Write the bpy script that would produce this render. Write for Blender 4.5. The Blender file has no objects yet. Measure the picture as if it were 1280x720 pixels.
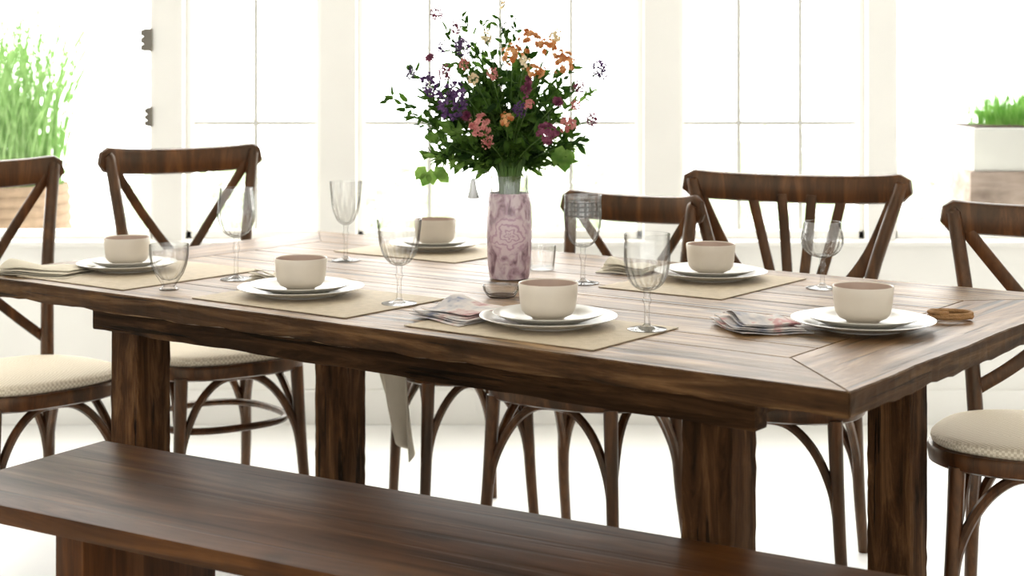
import bpy, bmesh, math, random
from mathutils import Vector, Matrix
random.seed(7)
scene = bpy.context.scene
COL = scene.collection
try:
    scene.view_settings.view_transform = 'Standard'
    scene.view_settings.look = 'None'
except Exception:
    pass

# ------------------------------------------------------------------ materials
def lin(r, g, b):
    return ((r/255)**2.2, (g/255)**2.2, (b/255)**2.2, 1)

def newmat(name):
    m = bpy.data.materials.new(name); m.use_nodes = True
    nt = m.node_tree
    b = nt.nodes.get('Principled BSDF')
    return m, nt, b

def plain(name, c, rough=.5, var=.08, scale=8, bump=0, metal=0, spec=.5, bscale=None):
    m, nt, b = newmat(name)
    N = nt.nodes; L = nt.links
    tc = N.new('ShaderNodeTexCoord'); n = N.new('ShaderNodeTexNoise')
    n.inputs['Scale'].default_value = scale; n.inputs['Detail'].default_value = 4
    L.new(tc.outputs['Object'], n.inputs['Vector'])
    r = N.new('ShaderNodeValToRGB')
    r.color_ramp.elements[0].position = .3; r.color_ramp.elements[1].position = .7
    r.color_ramp.elements[0].color = tuple(x*(1-var) for x in c[:3])+(1,)
    r.color_ramp.elements[1].color = tuple(min(1, x*(1+var)) for x in c[:3])+(1,)
    L.new(n.outputs['Fac'], r.inputs['Fac']); L.new(r.outputs['Color'], b.inputs['Base Color'])
    b.inputs['Roughness'].default_value = rough
    b.inputs['Metallic'].default_value = metal
    b.inputs['Specular IOR Level'].default_value = spec
    if bump:
        n2 = N.new('ShaderNodeTexNoise'); n2.inputs['Scale'].default_value = bscale or scale*4
        L.new(tc.outputs['Object'], n2.inputs['Vector'])
        bp = N.new('ShaderNodeBump'); bp.inputs['Strength'].default_value = bump; bp.inputs['Distance'].default_value = .005
        L.new(n2.outputs['Fac'], bp.inputs['Height']); L.new(bp.outputs['Normal'], b.inputs['Normal'])
    return m

def leafmat(name, c, c2, tr=.4, scale=25):
    m, nt, b = newmat(name)
    N = nt.nodes; L = nt.links
    tc = N.new('ShaderNodeTexCoord'); n = N.new('ShaderNodeTexNoise'); n.inputs['Scale'].default_value = scale
    L.new(tc.outputs['Object'], n.inputs['Vector'])
    r = N.new('ShaderNodeValToRGB'); r.color_ramp.elements[0].position = .38; r.color_ramp.elements[1].position = .62
    r.color_ramp.elements[0].color = c; r.color_ramp.elements[1].color = c2
    L.new(n.outputs['Fac'], r.inputs['Fac']); L.new(r.outputs['Color'], b.inputs['Base Color'])
    b.inputs['Roughness'].default_value = .6; b.inputs['Specular IOR Level'].default_value = .25
    t = N.new('ShaderNodeBsdfTranslucent'); L.new(r.outputs['Color'], t.inputs['Color'])
    mx = N.new('ShaderNodeMixShader'); mx.inputs[0].default_value = tr
    L.new(b.outputs[0], mx.inputs[1]); L.new(t.outputs[0], mx.inputs[2])
    L.new(mx.outputs[0], N['Material Output'].inputs['Surface'])
    return m

def wood(name, cols, axis='X', rough=.4, along=1.0, across=16, bump=.25, tone=False, spec=.25, aged=0.0, tint=(1, .84, .62, 1), lo=.33, hi=.68):
    m, nt, b = newmat(name)
    N = nt.nodes; L = nt.links
    tc = N.new('ShaderNodeTexCoord'); mp = N.new('ShaderNodeMapping')
    sc = {'X': (along, across, across), 'Y': (across, along, across), 'Z': (across, across, along)}[axis]
    mp.inputs['Scale'].default_value = sc
    L.new(tc.outputs['Object'], mp.inputs['Vector'])
    vec = mp.outputs['Vector']
    at = None
    if tone:
        at = N.new('ShaderNodeAttribute'); at.attribute_name = 'tone'
        ad = N.new('ShaderNodeVectorMath'); ad.operation = 'MULTIPLY_ADD'
        ad.inputs[1].default_value = (37, 91, 53)
        L.new(at.outputs['Color'], ad.inputs[0]); L.new(vec, ad.inputs[2])
        vec = ad.outputs[0]
    n = N.new('ShaderNodeTexNoise'); n.inputs['Scale'].default_value = 1.6; n.inputs['Detail'].default_value = 9
    n.inputs['Roughness'].default_value = .68; n.inputs['Distortion'].default_value = .8
    L.new(vec, n.inputs['Vector'])
    r = N.new('ShaderNodeValToRGB')
    e = r.color_ramp.elements
    e[0].position = lo; e[0].color = cols[0]; e[1].position = hi; e[1].color = cols[2]
    k = e.new(.5); k.color = cols[1]
    L.new(n.outputs['Fac'], r.inputs['Fac'])
    n2 = N.new('ShaderNodeTexNoise'); n2.inputs['Scale'].default_value = 5; n2.inputs['Detail'].default_value = 5
    L.new(tc.outputs['Object'], n2.inputs['Vector'])
    mr = N.new('ShaderNodeMapRange'); mr.inputs['From Min'].default_value = .3; mr.inputs['From Max'].default_value = .7
    mr.inputs['To Min'].default_value = .66; mr.inputs['To Max'].default_value = 1.28
    L.new(n2.outputs['Fac'], mr.inputs['Value'])
    mm = N.new('ShaderNodeMixRGB'); mm.blend_type = 'MULTIPLY'; mm.inputs[0].default_value = 1
    L.new(r.outputs['Color'], mm.inputs[1]); L.new(mr.outputs['Result'], mm.inputs[2])
    out = mm.outputs[0]
    hgt = n.outputs['Fac']
    if tone:
        mr2 = N.new('ShaderNodeMapRange'); mr2.inputs['To Min'].default_value = .8; mr2.inputs['To Max'].default_value = 1.16
        L.new(at.outputs['Fac'], mr2.inputs['Value'])
        m3 = N.new('ShaderNodeMixRGB'); m3.blend_type = 'MULTIPLY'; m3.inputs[0].default_value = 1
        L.new(out, m3.inputs[1]); L.new(mr2.outputs['Result'], m3.inputs[2]); out = m3.outputs[0]
    if aged:
        mc = N.new('ShaderNodeVectorMath'); mc.operation = 'MULTIPLY'
        mc.inputs[1].default_value = {'X': (1.3, 4, 4), 'Y': (4, 1.3, 4), 'Z': (4, 4, 1.3)}[axis]
        L.new(vec, mc.inputs[0])
        nc = N.new('ShaderNodeTexNoise'); nc.inputs['Scale'].default_value = .9; nc.inputs['Detail'].default_value = 2; L.new(mc.outputs[0], nc.inputs['Vector'])
        cr_ = N.new('ShaderNodeMapRange'); cr_.inputs['From Min'].default_value = .335; cr_.inputs['From Max'].default_value = .365
        cr_.inputs['To Min'].default_value = .25; cr_.inputs['To Max'].default_value = 1
        L.new(nc.outputs['Fac'], cr_.inputs['Value'])
        kn = N.new('ShaderNodeTexVoronoi'); kn.inputs['Scale'].default_value = 1
        mk = N.new('ShaderNodeMapping'); mk.inputs['Scale'].default_value = {'X': (3.2, 6.5, 6.5), 'Y': (6.5, 3.2, 6.5), 'Z': (6.5, 6.5, 3.2)}[axis]
        L.new(tc.outputs['Object'], mk.inputs['Vector']); L.new(mk.outputs[0], kn.inputs['Vector'])
        kr = N.new('ShaderNodeMapRange'); kr.inputs['From Min'].default_value = .05; kr.inputs['From Max'].default_value = .16
        kr.inputs['To Min'].default_value = .3; kr.inputs['To Max'].default_value = 1
        L.new(kn.outputs['Distance'], kr.inputs['Value'])
        mul = N.new('ShaderNodeMath'); mul.operation = 'MULTIPLY'; L.new(cr_.outputs[0], mul.inputs[0]); L.new(kr.outputs[0], mul.inputs[1])
        m5 = N.new('ShaderNodeMixRGB'); m5.blend_type = 'MULTIPLY'; m5.inputs[0].default_value = aged
        L.new(out, m5.inputs[1]); L.new(mul.outputs[0], m5.inputs[2]); out = m5.outputs[0]
        h2 = N.new('ShaderNodeMath'); h2.operation = 'ADD'; L.new(n.outputs['Fac'], h2.inputs[0]); L.new(mul.outputs[0], h2.inputs[1]); hgt = h2.outputs[0]
    L.new(out, b.inputs['Base Color'])
    rr = N.new('ShaderNodeMapRange'); rr.inputs['To Min'].default_value = rough+.15; rr.inputs['To Max'].default_value = rough-.12
    L.new(n.outputs['Fac'], rr.inputs['Value']); L.new(rr.outputs['Result'], b.inputs['Roughness'])
    b.inputs['Specular IOR Level'].default_value = spec
    b.inputs['Specular Tint'].default_value = tint
    if bump:
        bp = N.new('ShaderNodeBump'); bp.inputs['Strength'].default_value = bump; bp.inputs['Distance'].default_value = .004
        L.new(hgt, bp.inputs['Height']); L.new(bp.outputs['Normal'], b.inputs['Normal'])
    return m

def glassmat(name='clear_glass', etched=None):
    m, nt, b = newmat(name)
    N = nt.nodes; L = nt.links
    lw = N.new('ShaderNodeLayerWeight'); lw.inputs['Blend'].default_value = .5
    r = N.new('ShaderNodeValToRGB')
    e = r.color_ramp.elements
    e[0].position = .3; e[0].color = (.98, .98, .975, 1)
    e[1].position = .97; e[1].color = (.03, .028, .025, 1)  # tint darkens toward the silhouette, imitating the dark outline of refracting glass
    k = e.new(.56); k.color = (.88, .875, .865, 1)
    k = e.new(.79); k.color = (.42, .41, .39, 1)
    L.new(lw.outputs['Facing'], r.inputs['Fac'])
    tr = N.new('ShaderNodeBsdfTransparent'); L.new(r.outputs['Color'], tr.inputs['Color'])
    gl = N.new('ShaderNodeBsdfGlossy'); gl.inputs['Roughness'].default_value = .04
    pw = N.new('ShaderNodeMath'); pw.operation = 'POWER'; pw.inputs[1].default_value = 3
    L.new(lw.outputs['Facing'], pw.inputs[0])
    ml = N.new('ShaderNodeMath'); ml.operation = 'MULTIPLY_ADD'; ml.inputs[1].default_value = .12; ml.inputs[2].default_value = .09
    L.new(pw.outputs[0], ml.inputs[0])
    mx = N.new('ShaderNodeMixShader'); L.new(ml.outputs[0], mx.inputs[0]); L.new(tr.outputs[0], mx.inputs[1]); L.new(gl.outputs[0], mx.inputs[2])
    outn = mx
    if etched:
        z0, z1 = etched
        tc = N.new('ShaderNodeTexCoord'); sp = N.new('ShaderNodeSeparateXYZ'); L.new(tc.outputs['Object'], sp.inputs[0])
        an = N.new('ShaderNodeMath'); an.operation = 'ARCTAN2'; L.new(sp.outputs['Y'], an.inputs[0]); L.new(sp.outputs['X'], an.inputs[1])
        s1 = N.new('ShaderNodeMath'); s1.operation = 'MULTIPLY'; s1.inputs[1].default_value = 16; L.new(an.outputs[0], s1.inputs[0])
        z2 = N.new('ShaderNodeMath'); z2.operation = 'MULTIPLY'; z2.inputs[1].default_value = 620; L.new(sp.outputs['Z'], z2.inputs[0])
        s2 = N.new('ShaderNodeMath'); s2.operation = 'SINE'; L.new(s1.outputs[0], s2.inputs[0])
        z3 = N.new('ShaderNodeMath'); z3.operation = 'SINE'; L.new(z2.outputs[0], z3.inputs[0])
        mxx = N.new('ShaderNodeMath'); mxx.operation = 'MAXIMUM'; L.new(s2.outputs[0], mxx.inputs[0]); L.new(z3.outputs[0], mxx.inputs[1])
        g1 = N.new('ShaderNodeMath'); g1.operation = 'GREATER_THAN'; g1.inputs[1].default_value = .45; L.new(mxx.outputs[0], g1.inputs[0])
        a = N.new('ShaderNodeMath'); a.operation = 'GREATER_THAN'; a.inputs[1].default_value = z0; L.new(sp.outputs['Z'], a.inputs[0])
        c = N.new('ShaderNodeMath'); c.operation = 'LESS_THAN'; c.inputs[1].default_value = z1; L.new(sp.outputs['Z'], c.inputs[0])
        p = N.new('ShaderNodeMath'); p.operation = 'MULTIPLY'; L.new(a.outputs[0], p.inputs[0]); L.new(c.outputs[0], p.inputs[1])
        q = N.new('ShaderNodeMath'); q.operation = 'MULTIPLY'; L.new(p.outputs[0], q.inputs[0]); L.new(g1.outputs[0], q.inputs[1])
        q2 = N.new('ShaderNodeMath'); q2.operation = 'MULTIPLY'; q2.inputs[1].default_value = .4; L.new(q.outputs[0], q2.inputs[0])
        df = N.new('ShaderNodeBsdfDiffuse'); df.inputs['Color'].default_value = (.14, .14, .13, 1)
        mx2 = N.new('ShaderNodeMixShader'); L.new(q2.outputs[0], mx2.inputs[0]); L.new(mx.outputs[0], mx2.inputs[1]); L.new(df.outputs[0], mx2.inputs[2])
        outn = mx2
    L.new(outn.outputs[0], N['Material Output'].inputs['Surface'])
    return m

TT = (1, .90, .74, 1)
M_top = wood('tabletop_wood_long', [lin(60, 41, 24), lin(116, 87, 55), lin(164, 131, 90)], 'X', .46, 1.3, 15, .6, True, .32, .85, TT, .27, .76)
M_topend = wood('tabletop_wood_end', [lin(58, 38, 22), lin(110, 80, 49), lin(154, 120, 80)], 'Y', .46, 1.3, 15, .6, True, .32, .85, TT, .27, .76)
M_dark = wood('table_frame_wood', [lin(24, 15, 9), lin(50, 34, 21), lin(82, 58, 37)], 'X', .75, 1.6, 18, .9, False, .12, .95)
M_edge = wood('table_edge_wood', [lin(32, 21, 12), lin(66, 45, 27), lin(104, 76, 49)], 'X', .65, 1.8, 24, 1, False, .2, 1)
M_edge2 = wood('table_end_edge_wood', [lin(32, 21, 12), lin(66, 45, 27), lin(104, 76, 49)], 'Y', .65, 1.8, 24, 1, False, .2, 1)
M_leg = wood('table_leg_wood', [lin(30, 19, 11), lin(66, 44, 27), lin(104, 75, 49)], 'Z', .75, 2.2, 20, 1, False, .12, 1)
M_bench = wood('bench_wood', [lin(42, 24, 11), lin(70, 43, 22), lin(94, 61, 33)], 'X', .46, .8, 9, .2, False, .15, .45)
M_benchleg = wood('bench_leg_wood', [lin(38, 21, 10), lin(68, 40, 20), lin(94, 60, 34)], 'Z', .5, 1, 13, .2, False, .2)
M_chair = wood('dark_walnut', [lin(38, 21, 11), lin(66, 39, 21), lin(98, 62, 36)], 'Z', .34, 2, 14, .08, False, .5)
M_wall = plain('wall_paint', lin(246, 245, 243), .7, .02, 3)
M_trim = plain('white_trim_paint', lin(243, 241, 235), .5, .02, 3)
M_munt = plain('muntin_backlit_grey', lin(204, 203, 197), .7, .02, 3, spec=.1)  # grey puts the backlit shade of the white bars into their colour
M_box = plain('whitewashed_box_paint', lin(190, 190, 184), .7, .04, 6)
M_floor = plain('pale_concrete_floor', lin(244, 243, 240), .45, .05, 1.5)
M_out = plain('terrace_stone', lin(240, 239, 234), .8, .04, 1)
M_china = plain('cream_stoneware', lin(204, 192, 175), .35, .03, 20)
M_cupin = plain('cup_interior_glaze', lin(182, 158, 142), .35, .05, 20)
M_plate = plain('off_white_stoneware', lin(196, 190, 179), .3, .03, 20)
M_green = leafmat('green_leaf', lin(34, 60, 20), lin(76, 106, 40), .4)
M_green2 = leafmat('light_green_leaf', lin(80, 118, 46), lin(126, 160, 78))
M_stem = plain('green_stem', lin(74, 104, 44), .6)
M_purple = leafmat('purple_petal', lin(66, 46, 80), lin(114, 84, 126), .3, 60)
M_burg = leafmat('burgundy_petal', lin(98, 44, 66), lin(146, 84, 104), .3, 60)
M_pink = leafmat('pink_petal', lin(180, 100, 98), lin(212, 150, 140), .3, 60)
M_orange = leafmat('amber_petal', lin(184, 106, 56), lin(224, 176, 122), .3, 50)
M_white = leafmat('cream_petal', lin(214, 192, 144), lin(236, 222, 192))
M_mat = plain('linen_placemat', lin(188, 171, 145), .7, .08, 60, .4, bscale=400, spec=.4)
M_glass = glassmat()
M_etch = glassmat('etched_glass', (.150, .185))
M_paled_iron = plain('glow_paled_iron', lin(116, 110, 100), .6)  # dark iron lightened in colour to imitate the window glow over it
M_silver = plain('silver_metal', lin(190, 190, 190), .3, metal=1)
M_tan = plain('tan_basket', lin(134, 116, 98), .85, .12, 30, .6, bscale=90, spec=.1)
M_soil = plain('soil', lin(60, 44, 32), .95)
M_twine = plain('jute_twine', lin(150, 112, 72), .9, .2, 80, .5)
M_linen = plain('natural_linen', lin(204, 194, 174), .9, .05, 20, .3, bscale=200, spec=.1)
M_gr = leafmat('hazed_grass_blade', lin(146, 182, 118), lin(184, 212, 154), .5)  # greens lightened so the bright haze outdoors is part of the colour
M_gr2 = leafmat('wheatgrass_blade', lin(120, 170, 84), lin(168, 206, 124), .5)
M_hedge = leafmat('washed_out_shrub_leaf', lin(208, 222, 194), lin(226, 236, 212), .4, 3)  # near-white leaf colour carries the overexposed daylight outside

def weave():
    m, nt, b = newmat('woven_cream_cushion'); N = nt.nodes; L = nt.links
    tc = N.new('ShaderNodeTexCoord')
    ck = N.new('ShaderNodeTexChecker'); ck.inputs['Scale'].default_value = 170
    ck.inputs['Color1'].default_value = lin(228, 216, 194); ck.inputs['Color2'].default_value = lin(200, 185, 158)
    L.new(tc.outputs['Object'], ck.inputs['Vector']); L.new(ck.outputs['Color'], b.inputs['Base Color'])
    bp = N.new('ShaderNodeBump'); bp.inputs['Strength'].default_value = .4; bp.inputs['Distance'].default_value = .002
    L.new(ck.outputs['Fac'], bp.inputs['Height']); L.new(bp.outputs['Normal'], b.inputs['Normal'])
    b.inputs['Roughness'].default_value = .85
    return m
M_weave = weave()

def printed(name, strong):
    m, nt, b = newmat(name); N = nt.nodes; L = nt.links
    tc = N.new('ShaderNodeTexCoord')
    n = N.new('ShaderNodeTexNoise'); n.inputs['Scale'].default_value = 26; n.inputs['Detail'].default_value = 4
    L.new(tc.outputs['Object'], n.inputs['Vector'])
    r = N.new('ShaderNodeValToRGB'); r.color_ramp.interpolation = 'EASE'
    e = r.color_ramp.elements
    e[0].position = .32; e[0].color = lin(136, 138, 152)
    e[1].position = .70; e[1].color = lin(158, 98, 98) if strong else lin(168, 122, 120)
    k = e.new(.43); k.color = lin(188, 182, 180)
    k = e.new(.54); k.color = lin(206, 196, 188)
    k = e.new(.61); k.color = lin(192, 150, 146) if strong else lin(196, 170, 164)
    L.new(n.outputs['Fac'], r.inputs['Fac']); L.new(r.outputs['Color'], b.inputs['Base Color'])
    b.inputs['Roughness'].default_value = .9
    return m
M_print = printed('pale_printed_cotton', False); M_print2 = printed('rose_printed_cotton', True)

def vasemat():
    m, nt, b = newmat('rose_print_wrap'); N = nt.nodes; L = nt.links
    def M(op, a, c=None, d=None):
        x = N.new('ShaderNodeMath'); x.operation = op
        for i, q in enumerate((a, c, d)):
            if q is None: continue
            if isinstance(q, (int, float)): x.inputs[i].default_value = q
            else: L.new(q, x.inputs[i])
        return x.outputs[0]
    tc = N.new('ShaderNodeTexCoord'); sp = N.new('ShaderNodeSeparateXYZ'); L.new(tc.outputs['Object'], sp.inputs[0])
    nz = N.new('ShaderNodeTexNoise'); nz.inputs['Scale'].default_value = 50; nz.inputs['Detail'].default_value = 3; L.new(tc.outputs['Object'], nz.inputs['Vector'])
    x = sp.outputs['X']; z = M('SUBTRACT', sp.outputs['Z'], .105)
    r2 = M('SQRT', M('ADD', M('MULTIPLY', x, x), M('MULTIPLY', z, z)))
    th = M('ARCTAN2', z, x)
    ph = M('ADD', M('MULTIPLY', r2, 430), M('ADD', th, M('ADD', M('MULTIPLY', M('SINE', M('MULTIPLY', th, 5)), 1.8), M('MULTIPLY', nz.outputs['Fac'], 17))))
    s = M('SINE', ph)
    r = N.new('ShaderNodeValToRGB'); e = r.color_ramp.elements
    e[0].position = .0; e[0].color = lin(208, 186, 190); e[1].position = .95; e[1].color = lin(176, 142, 156)
    L.new(s, r.inputs['Fac'])
    n3 = N.new('ShaderNodeTexNoise'); n3.inputs['Scale'].default_value = 44; n3.inputs['Detail'].default_value = 4; n3.inputs['Distortion'].default_value = 1.2
    mp3 = N.new('ShaderNodeMapping'); mp3.inputs['Scale'].default_value = (1, 1, .6); L.new(tc.outputs['Object'], mp3.inputs['Vector']); L.new(mp3.outputs[0], n3.inputs['Vector'])
    r3 = N.new('ShaderNodeValToRGB'); e = r3.color_ramp.elements
    e[0].position = .38; e[0].color = lin(206, 188, 190); e[1].position = .68; e[1].color = lin(120, 96, 104)
    k = e.new(.52); k.color = lin(176, 148, 156)
    L.new(n3.outputs['Fac'], r3.inputs['Fac'])
    mk = N.new('ShaderNodeMapRange'); mk.inputs['From Min'].default_value = .034; mk.inputs['From Max'].default_value = .054; L.new(r2, mk.inputs['Value'])
    mx = N.new('ShaderNodeMixRGB'); L.new(mk.outputs[0], mx.inputs[0]); L.new(r.outputs['Color'], mx.inputs[1]); L.new(r3.outputs['Color'], mx.inputs[2])
    L.new(mx.outputs[0], b.inputs['Base Color'])
    b.inputs['Roughness'].default_value = .18
    return m
M_vase = vasemat()

# ------------------------------------------------------------------ helpers
def link(o):
    COL.objects.link(o); return o

def finish(bm, name, mat, parent=None, loc=None, rot=0, smooth=True, mats=None):
    bmesh.ops.recalc_face_normals(bm, faces=bm.faces[:])
    me = bpy.data.meshes.new(name); bm.to_mesh(me); bm.free()
    for m in (mats or [mat]):
        me.materials.append(m)
    if smooth:
        for p in me.polygons: p.use_smooth = True
        try:
            me.set_sharp_from_angle(angle=math.radians(38))
        except Exception:
            pass
    o = bpy.data.objects.new(name, me)
    if parent: o.parent = parent
    if loc is not None: o.location = loc
    if rot: o.rotation_euler = (0, 0, rot)
    return link(o)

def tag(o, label, cat, group=None):
    o['label'] = label; o['category'] = cat
    if group: o['group'] = group
    return o

def thing(name, label, cat, loc, rot=0, group=None):
    e = bpy.data.objects.new(name, None); e.empty_display_size = .1
    e.location = loc; e.rotation_euler = (0, 0, rot)
    link(e); return tag(e, label, cat, group)

def add_box(bm, x0, x1, y0, y1, z0, z1, bev=0, mat=0):
    r = bmesh.ops.create_cube(bm, size=1)
    vs = r['verts']
    for v in vs:
        v.co = Vector(((x0+x1)/2+v.co.x*(x1-x0), (y0+y1)/2+v.co.y*(y1-y0), (z0+z1)/2+v.co.z*(z1-z0)))
    fs = set(f for v in vs for f in v.link_faces)
    for f in fs: f.material_index = mat
    if bev:
        es = list(set(e for v in vs for e in v.link_edges))
        bmesh.ops.bevel(bm, geom=es, offset=bev, segments=2, affect='EDGES', profile=.6)

def box(name, mat, x0, x1, y0, y1, z0, z1, bev=0, parent=None, loc=None, rot=0):
    bm = bmesh.new(); add_box(bm, x0, x1, y0, y1, z0, z1, bev)
    return finish(bm, name, mat, parent, loc, rot)

def lathe_bm(bm, prof, n=48, off=(0, 0, 0), m2from=None, flute=None):
    rings = []
    for r, z in prof:
        if r < 1e-6:
            rings.append([bm.verts.new((off[0], off[1], z+off[2]))])
        else:
            row = []
            for i in range(n):
                a = 2*math.pi*i/n; rr_ = r
                if flute: rr_ = r*(1+flute(z)*(abs(math.cos(a*flute.k/2))-.6))
                row.append(bm.verts.new((off[0]+rr_*math.cos(a), off[1]+rr_*math.sin(a), z+off[2])))
            rings.append(row)
    for ri, (a, b) in enumerate(zip(rings[:-1], rings[1:])):
        for i in range(n):
            j = (i+1) % n
            if len(a) == 1 and len(b) == 1: continue
            if len(a) == 1: f = bm.faces.new((a[0], b[j], b[i]))
            elif len(b) == 1: f = bm.faces.new((a[i], a[j], b[0]))
            else: f = bm.faces.new((a[i], a[j], b[j], b[i]))
            if m2from is not None and ri >= m2from: f.material_index = 1

def lathe(name, prof, mat, parent=None, loc=None, n=48, m2from=None, mats=None, flute=None):
    bm = bmesh.new(); lathe_bm(bm, prof, n, m2from=m2from, flute=flute)
    return finish(bm, name, mat, parent, loc, mats=mats)

def cr(pts, n=8):
    pts = [Vector(p) for p in pts]
    P = [2*pts[0]-pts[1]]+pts+[2*pts[-1]-pts[-2]]
    out = []
    for i in range(1, len(P)-2):
        a, b, c, d = P[i-1], P[i], P[i+1], P[i+2]
        for k in range(n):
            t = k/n
            out.append(.5*((2*b)+(c-a)*t+(2*a-5*b+4*c-d)*t*t+(3*b-a-3*c+d)*t**3))
    out.append(pts[-1]); return out

def circ(n=10):
    return [(math.cos(2*math.pi*i/n), math.sin(2*math.pi*i/n)) for i in range(n)]
def rrect(a, b, k=.35):
    out = []
    m = min(a, b)*k
    for sx, sy, st in ((1, 1, 0), (-1, 1, 90), (-1, -1, 180), (1, -1, 270)):
        for d in (0, 45, 90):
            an = math.radians(st+d)
            out.append((sx*(a-m)+m*math.cos(an), sy*(b-m)+m*math.sin(an)))
    return out

def sweep(bm, path, sec, ref, scale=lambda t: 1.0, mat=0, closed=False):
    ref = Vector(ref); n = len(path); rings = []
    for i, p in enumerate(path):
        if closed: t = (path[(i+1) % n]-path[i-1]).normalized()
        else: t = (path[min(i+1, n-1)]-path[max(i-1, 0)]).normalized()
        nn = (ref-ref.dot(t)*t)
        if nn.length < 1e-4: nn = Vector((1, 0, 0)).cross(t)
        nn.normalize(); b = t.cross(nn)
        s = scale(i/(n-1))
        rings.append([bm.verts.new(p+nn*x*s+b*y*s) for x, y in sec])
    m = len(sec)
    pairs = list(zip(rings[:-1], rings[1:]))
    if closed: pairs.append((rings[-1], rings[0]))
    for a, b in pairs:
        for i in range(m):
            j = (i+1) % m
            f = bm.faces.new((a[i], a[j], b[j], b[i])); f.material_index = mat
    if not closed:
        f = bm.faces.new(rings[0][::-1]); f.material_index = mat
        f = bm.faces.new(rings[-1]); f.material_index = mat

def loft(bm, outline, layers, cap=True):
    rings = [[bm.verts.new((x*s, y*s, z)) for x, y in outline] for z, s in layers]
    m = len(outline)
    for a, b in zip(rings[:-1], rings[1:]):
        for i in range(m):
            j = (i+1) % m
            bm.faces.new((a[i], a[j], b[j], b[i]))
    bm.faces.new(rings[0][::-1]); bm.faces.new(rings[-1])

def wob(x, s):
    return .5*math.sin(x*17+s)+.3*math.sin(x*41+s*2.3)+.2*math.sin(x*97+s*.7)

# ------------------------------------------------------------------ camera
CAMH = 1.257
cd = bpy.data.cameras.new('camera'); cam = bpy.data.objects.new('camera', cd); link(cam)
cam.location = (0, 0, CAMH); cam.rotation_euler = (math.radians(90), 0, 0)
cd.sensor_width = 36; cd.lens = 1969/1280*36; cd.shift_y = -280/1280
cd.clip_start = .05; cd.clip_end = 200
cd.dof.use_dof = True; cd.dof.focus_distance = 3.2; cd.dof.aperture_fstop = 4.2
scene.camera = cam

# ------------------------------------------------------------------ world
w = bpy.data.worlds.new('sky'); scene.world = w; w.use_nodes = True
nt = w.node_tree; N = nt.nodes; L = nt.links
bg = N['Background']
tc = N.new('ShaderNodeTexCoord'); sp = N.new('ShaderNodeSeparateXYZ'); L.new(tc.outputs['Generated'], sp.inputs[0])
mr = N.new('ShaderNodeMapRange'); mr.interpolation_type = 'SMOOTHSTEP'
mr.inputs['From Min'].default_value = -.1; mr.inputs['From Max'].default_value = .35
mr.inputs['To Min'].default_value = 1.9; mr.inputs['To Max'].default_value = 8.8
L.new(sp.outputs['Y'], mr.inputs['Value']); L.new(mr.outputs['Result'], bg.inputs['Strength'])
nz = N.new('ShaderNodeTexNoise'); nz.inputs['Scale'].default_value = 7; L.new(tc.outputs['Generated'], nz.inputs['Vector'])
rp = N.new('ShaderNodeValToRGB'); rp.color_ramp.elements[0].position = .4; rp.color_ramp.elements[1].position = .6
rp.color_ramp.elements[0].color = (1, .985, .955, 1); rp.color_ramp.elements[1].color = (.99, 1, .965, 1)
L.new(nz.outputs['Fac'], rp.inputs['Fac']); L.new(rp.outputs['Color'], bg.inputs['Color'])

# ------------------------------------------------------------------ room
def structure(o): o['kind'] = 'structure'; return o
WY = 5.5; WT = .18; CEIL = 2.75
XL, XR = -3.3, 3.3
structure(box('floor', M_floor, XL, XR, -1.5, WY+WT, -.1, 0))
structure(box('ceiling', M_wall, XL, XR, -1.5, WY+WT, CEIL, CEIL+.12))
structure(box('wall_left', M_wall, XL-.12, XL, -1.5, WY+WT, -.1, CEIL+.12))
structure(box('wall_right', M_wall, XR, XR+.12, -1.5, WY+WT, -.1, CEIL+.12))
posts = [(XL, -2.75), (-1.257, -1.151), (-.670, -.545), (.461, .587), (1.243, 1.341), (2.5, XR)]
ZS, ZT = .64, 2.35
bm = bmesh.new()
add_box(bm, XL, XR, WY, WY+WT, 0, ZS)
add_box(bm, XL, XR, WY, WY+WT, ZT, CEIL)
for a, b in posts: add_box(bm, a, b, WY, WY+WT, ZS, ZT)
structure(finish(bm, 'wall_back', M_trim))
bays = [(-2.75, -1.257, 1, False), (-1.151, -.670, 2, True), (-.545, .461, 4, True), (.587, 1.243, 3, True), (1.341, 2.5, 3, False)]
for i, (a, b, nc, mun) in enumerate(bays):
    bm = bmesh.new(); y0, y1 = WY+.06, WY+.11; f = .022
    add_box(bm, a, a+f, y0, y1, ZS, ZT, .003); add_box(bm, b-f, b, y0, y1, ZS, ZT, .003)
    add_box(bm, a, b, y0, y1, ZS, ZS+.03, .003); add_box(bm, a, b, y0, y1, ZT-.03, ZT, .003)
    if mun:
        for k in range(1, nc):
            x = a+(b-a)*k/nc
            add_box(bm, x-.0075, x+.0075, y0+.035, y1, ZS, ZT, 0, 1)
        for z in (1.047, 1.50, 1.95):
            add_box(bm, a, b, y0+.037, y1-.002, z-.0075, z+.0075, 0, 1)
    structure(finish(bm, 'window_%d' % (i+1), M_trim, mats=[M_trim, M_munt]))
structure(box('trim_1', M_trim, XL, XR, WY-.025, WY, ZS-.02, ZS, .006))
structure(box('baseboard_back', M_trim, XL, XR, WY-.015, WY, 0, .12, .004))
g = box('terrace', M_out, -9, 9, WY+WT, 16, -.1, -.005); g['kind'] = 'structure'
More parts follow.
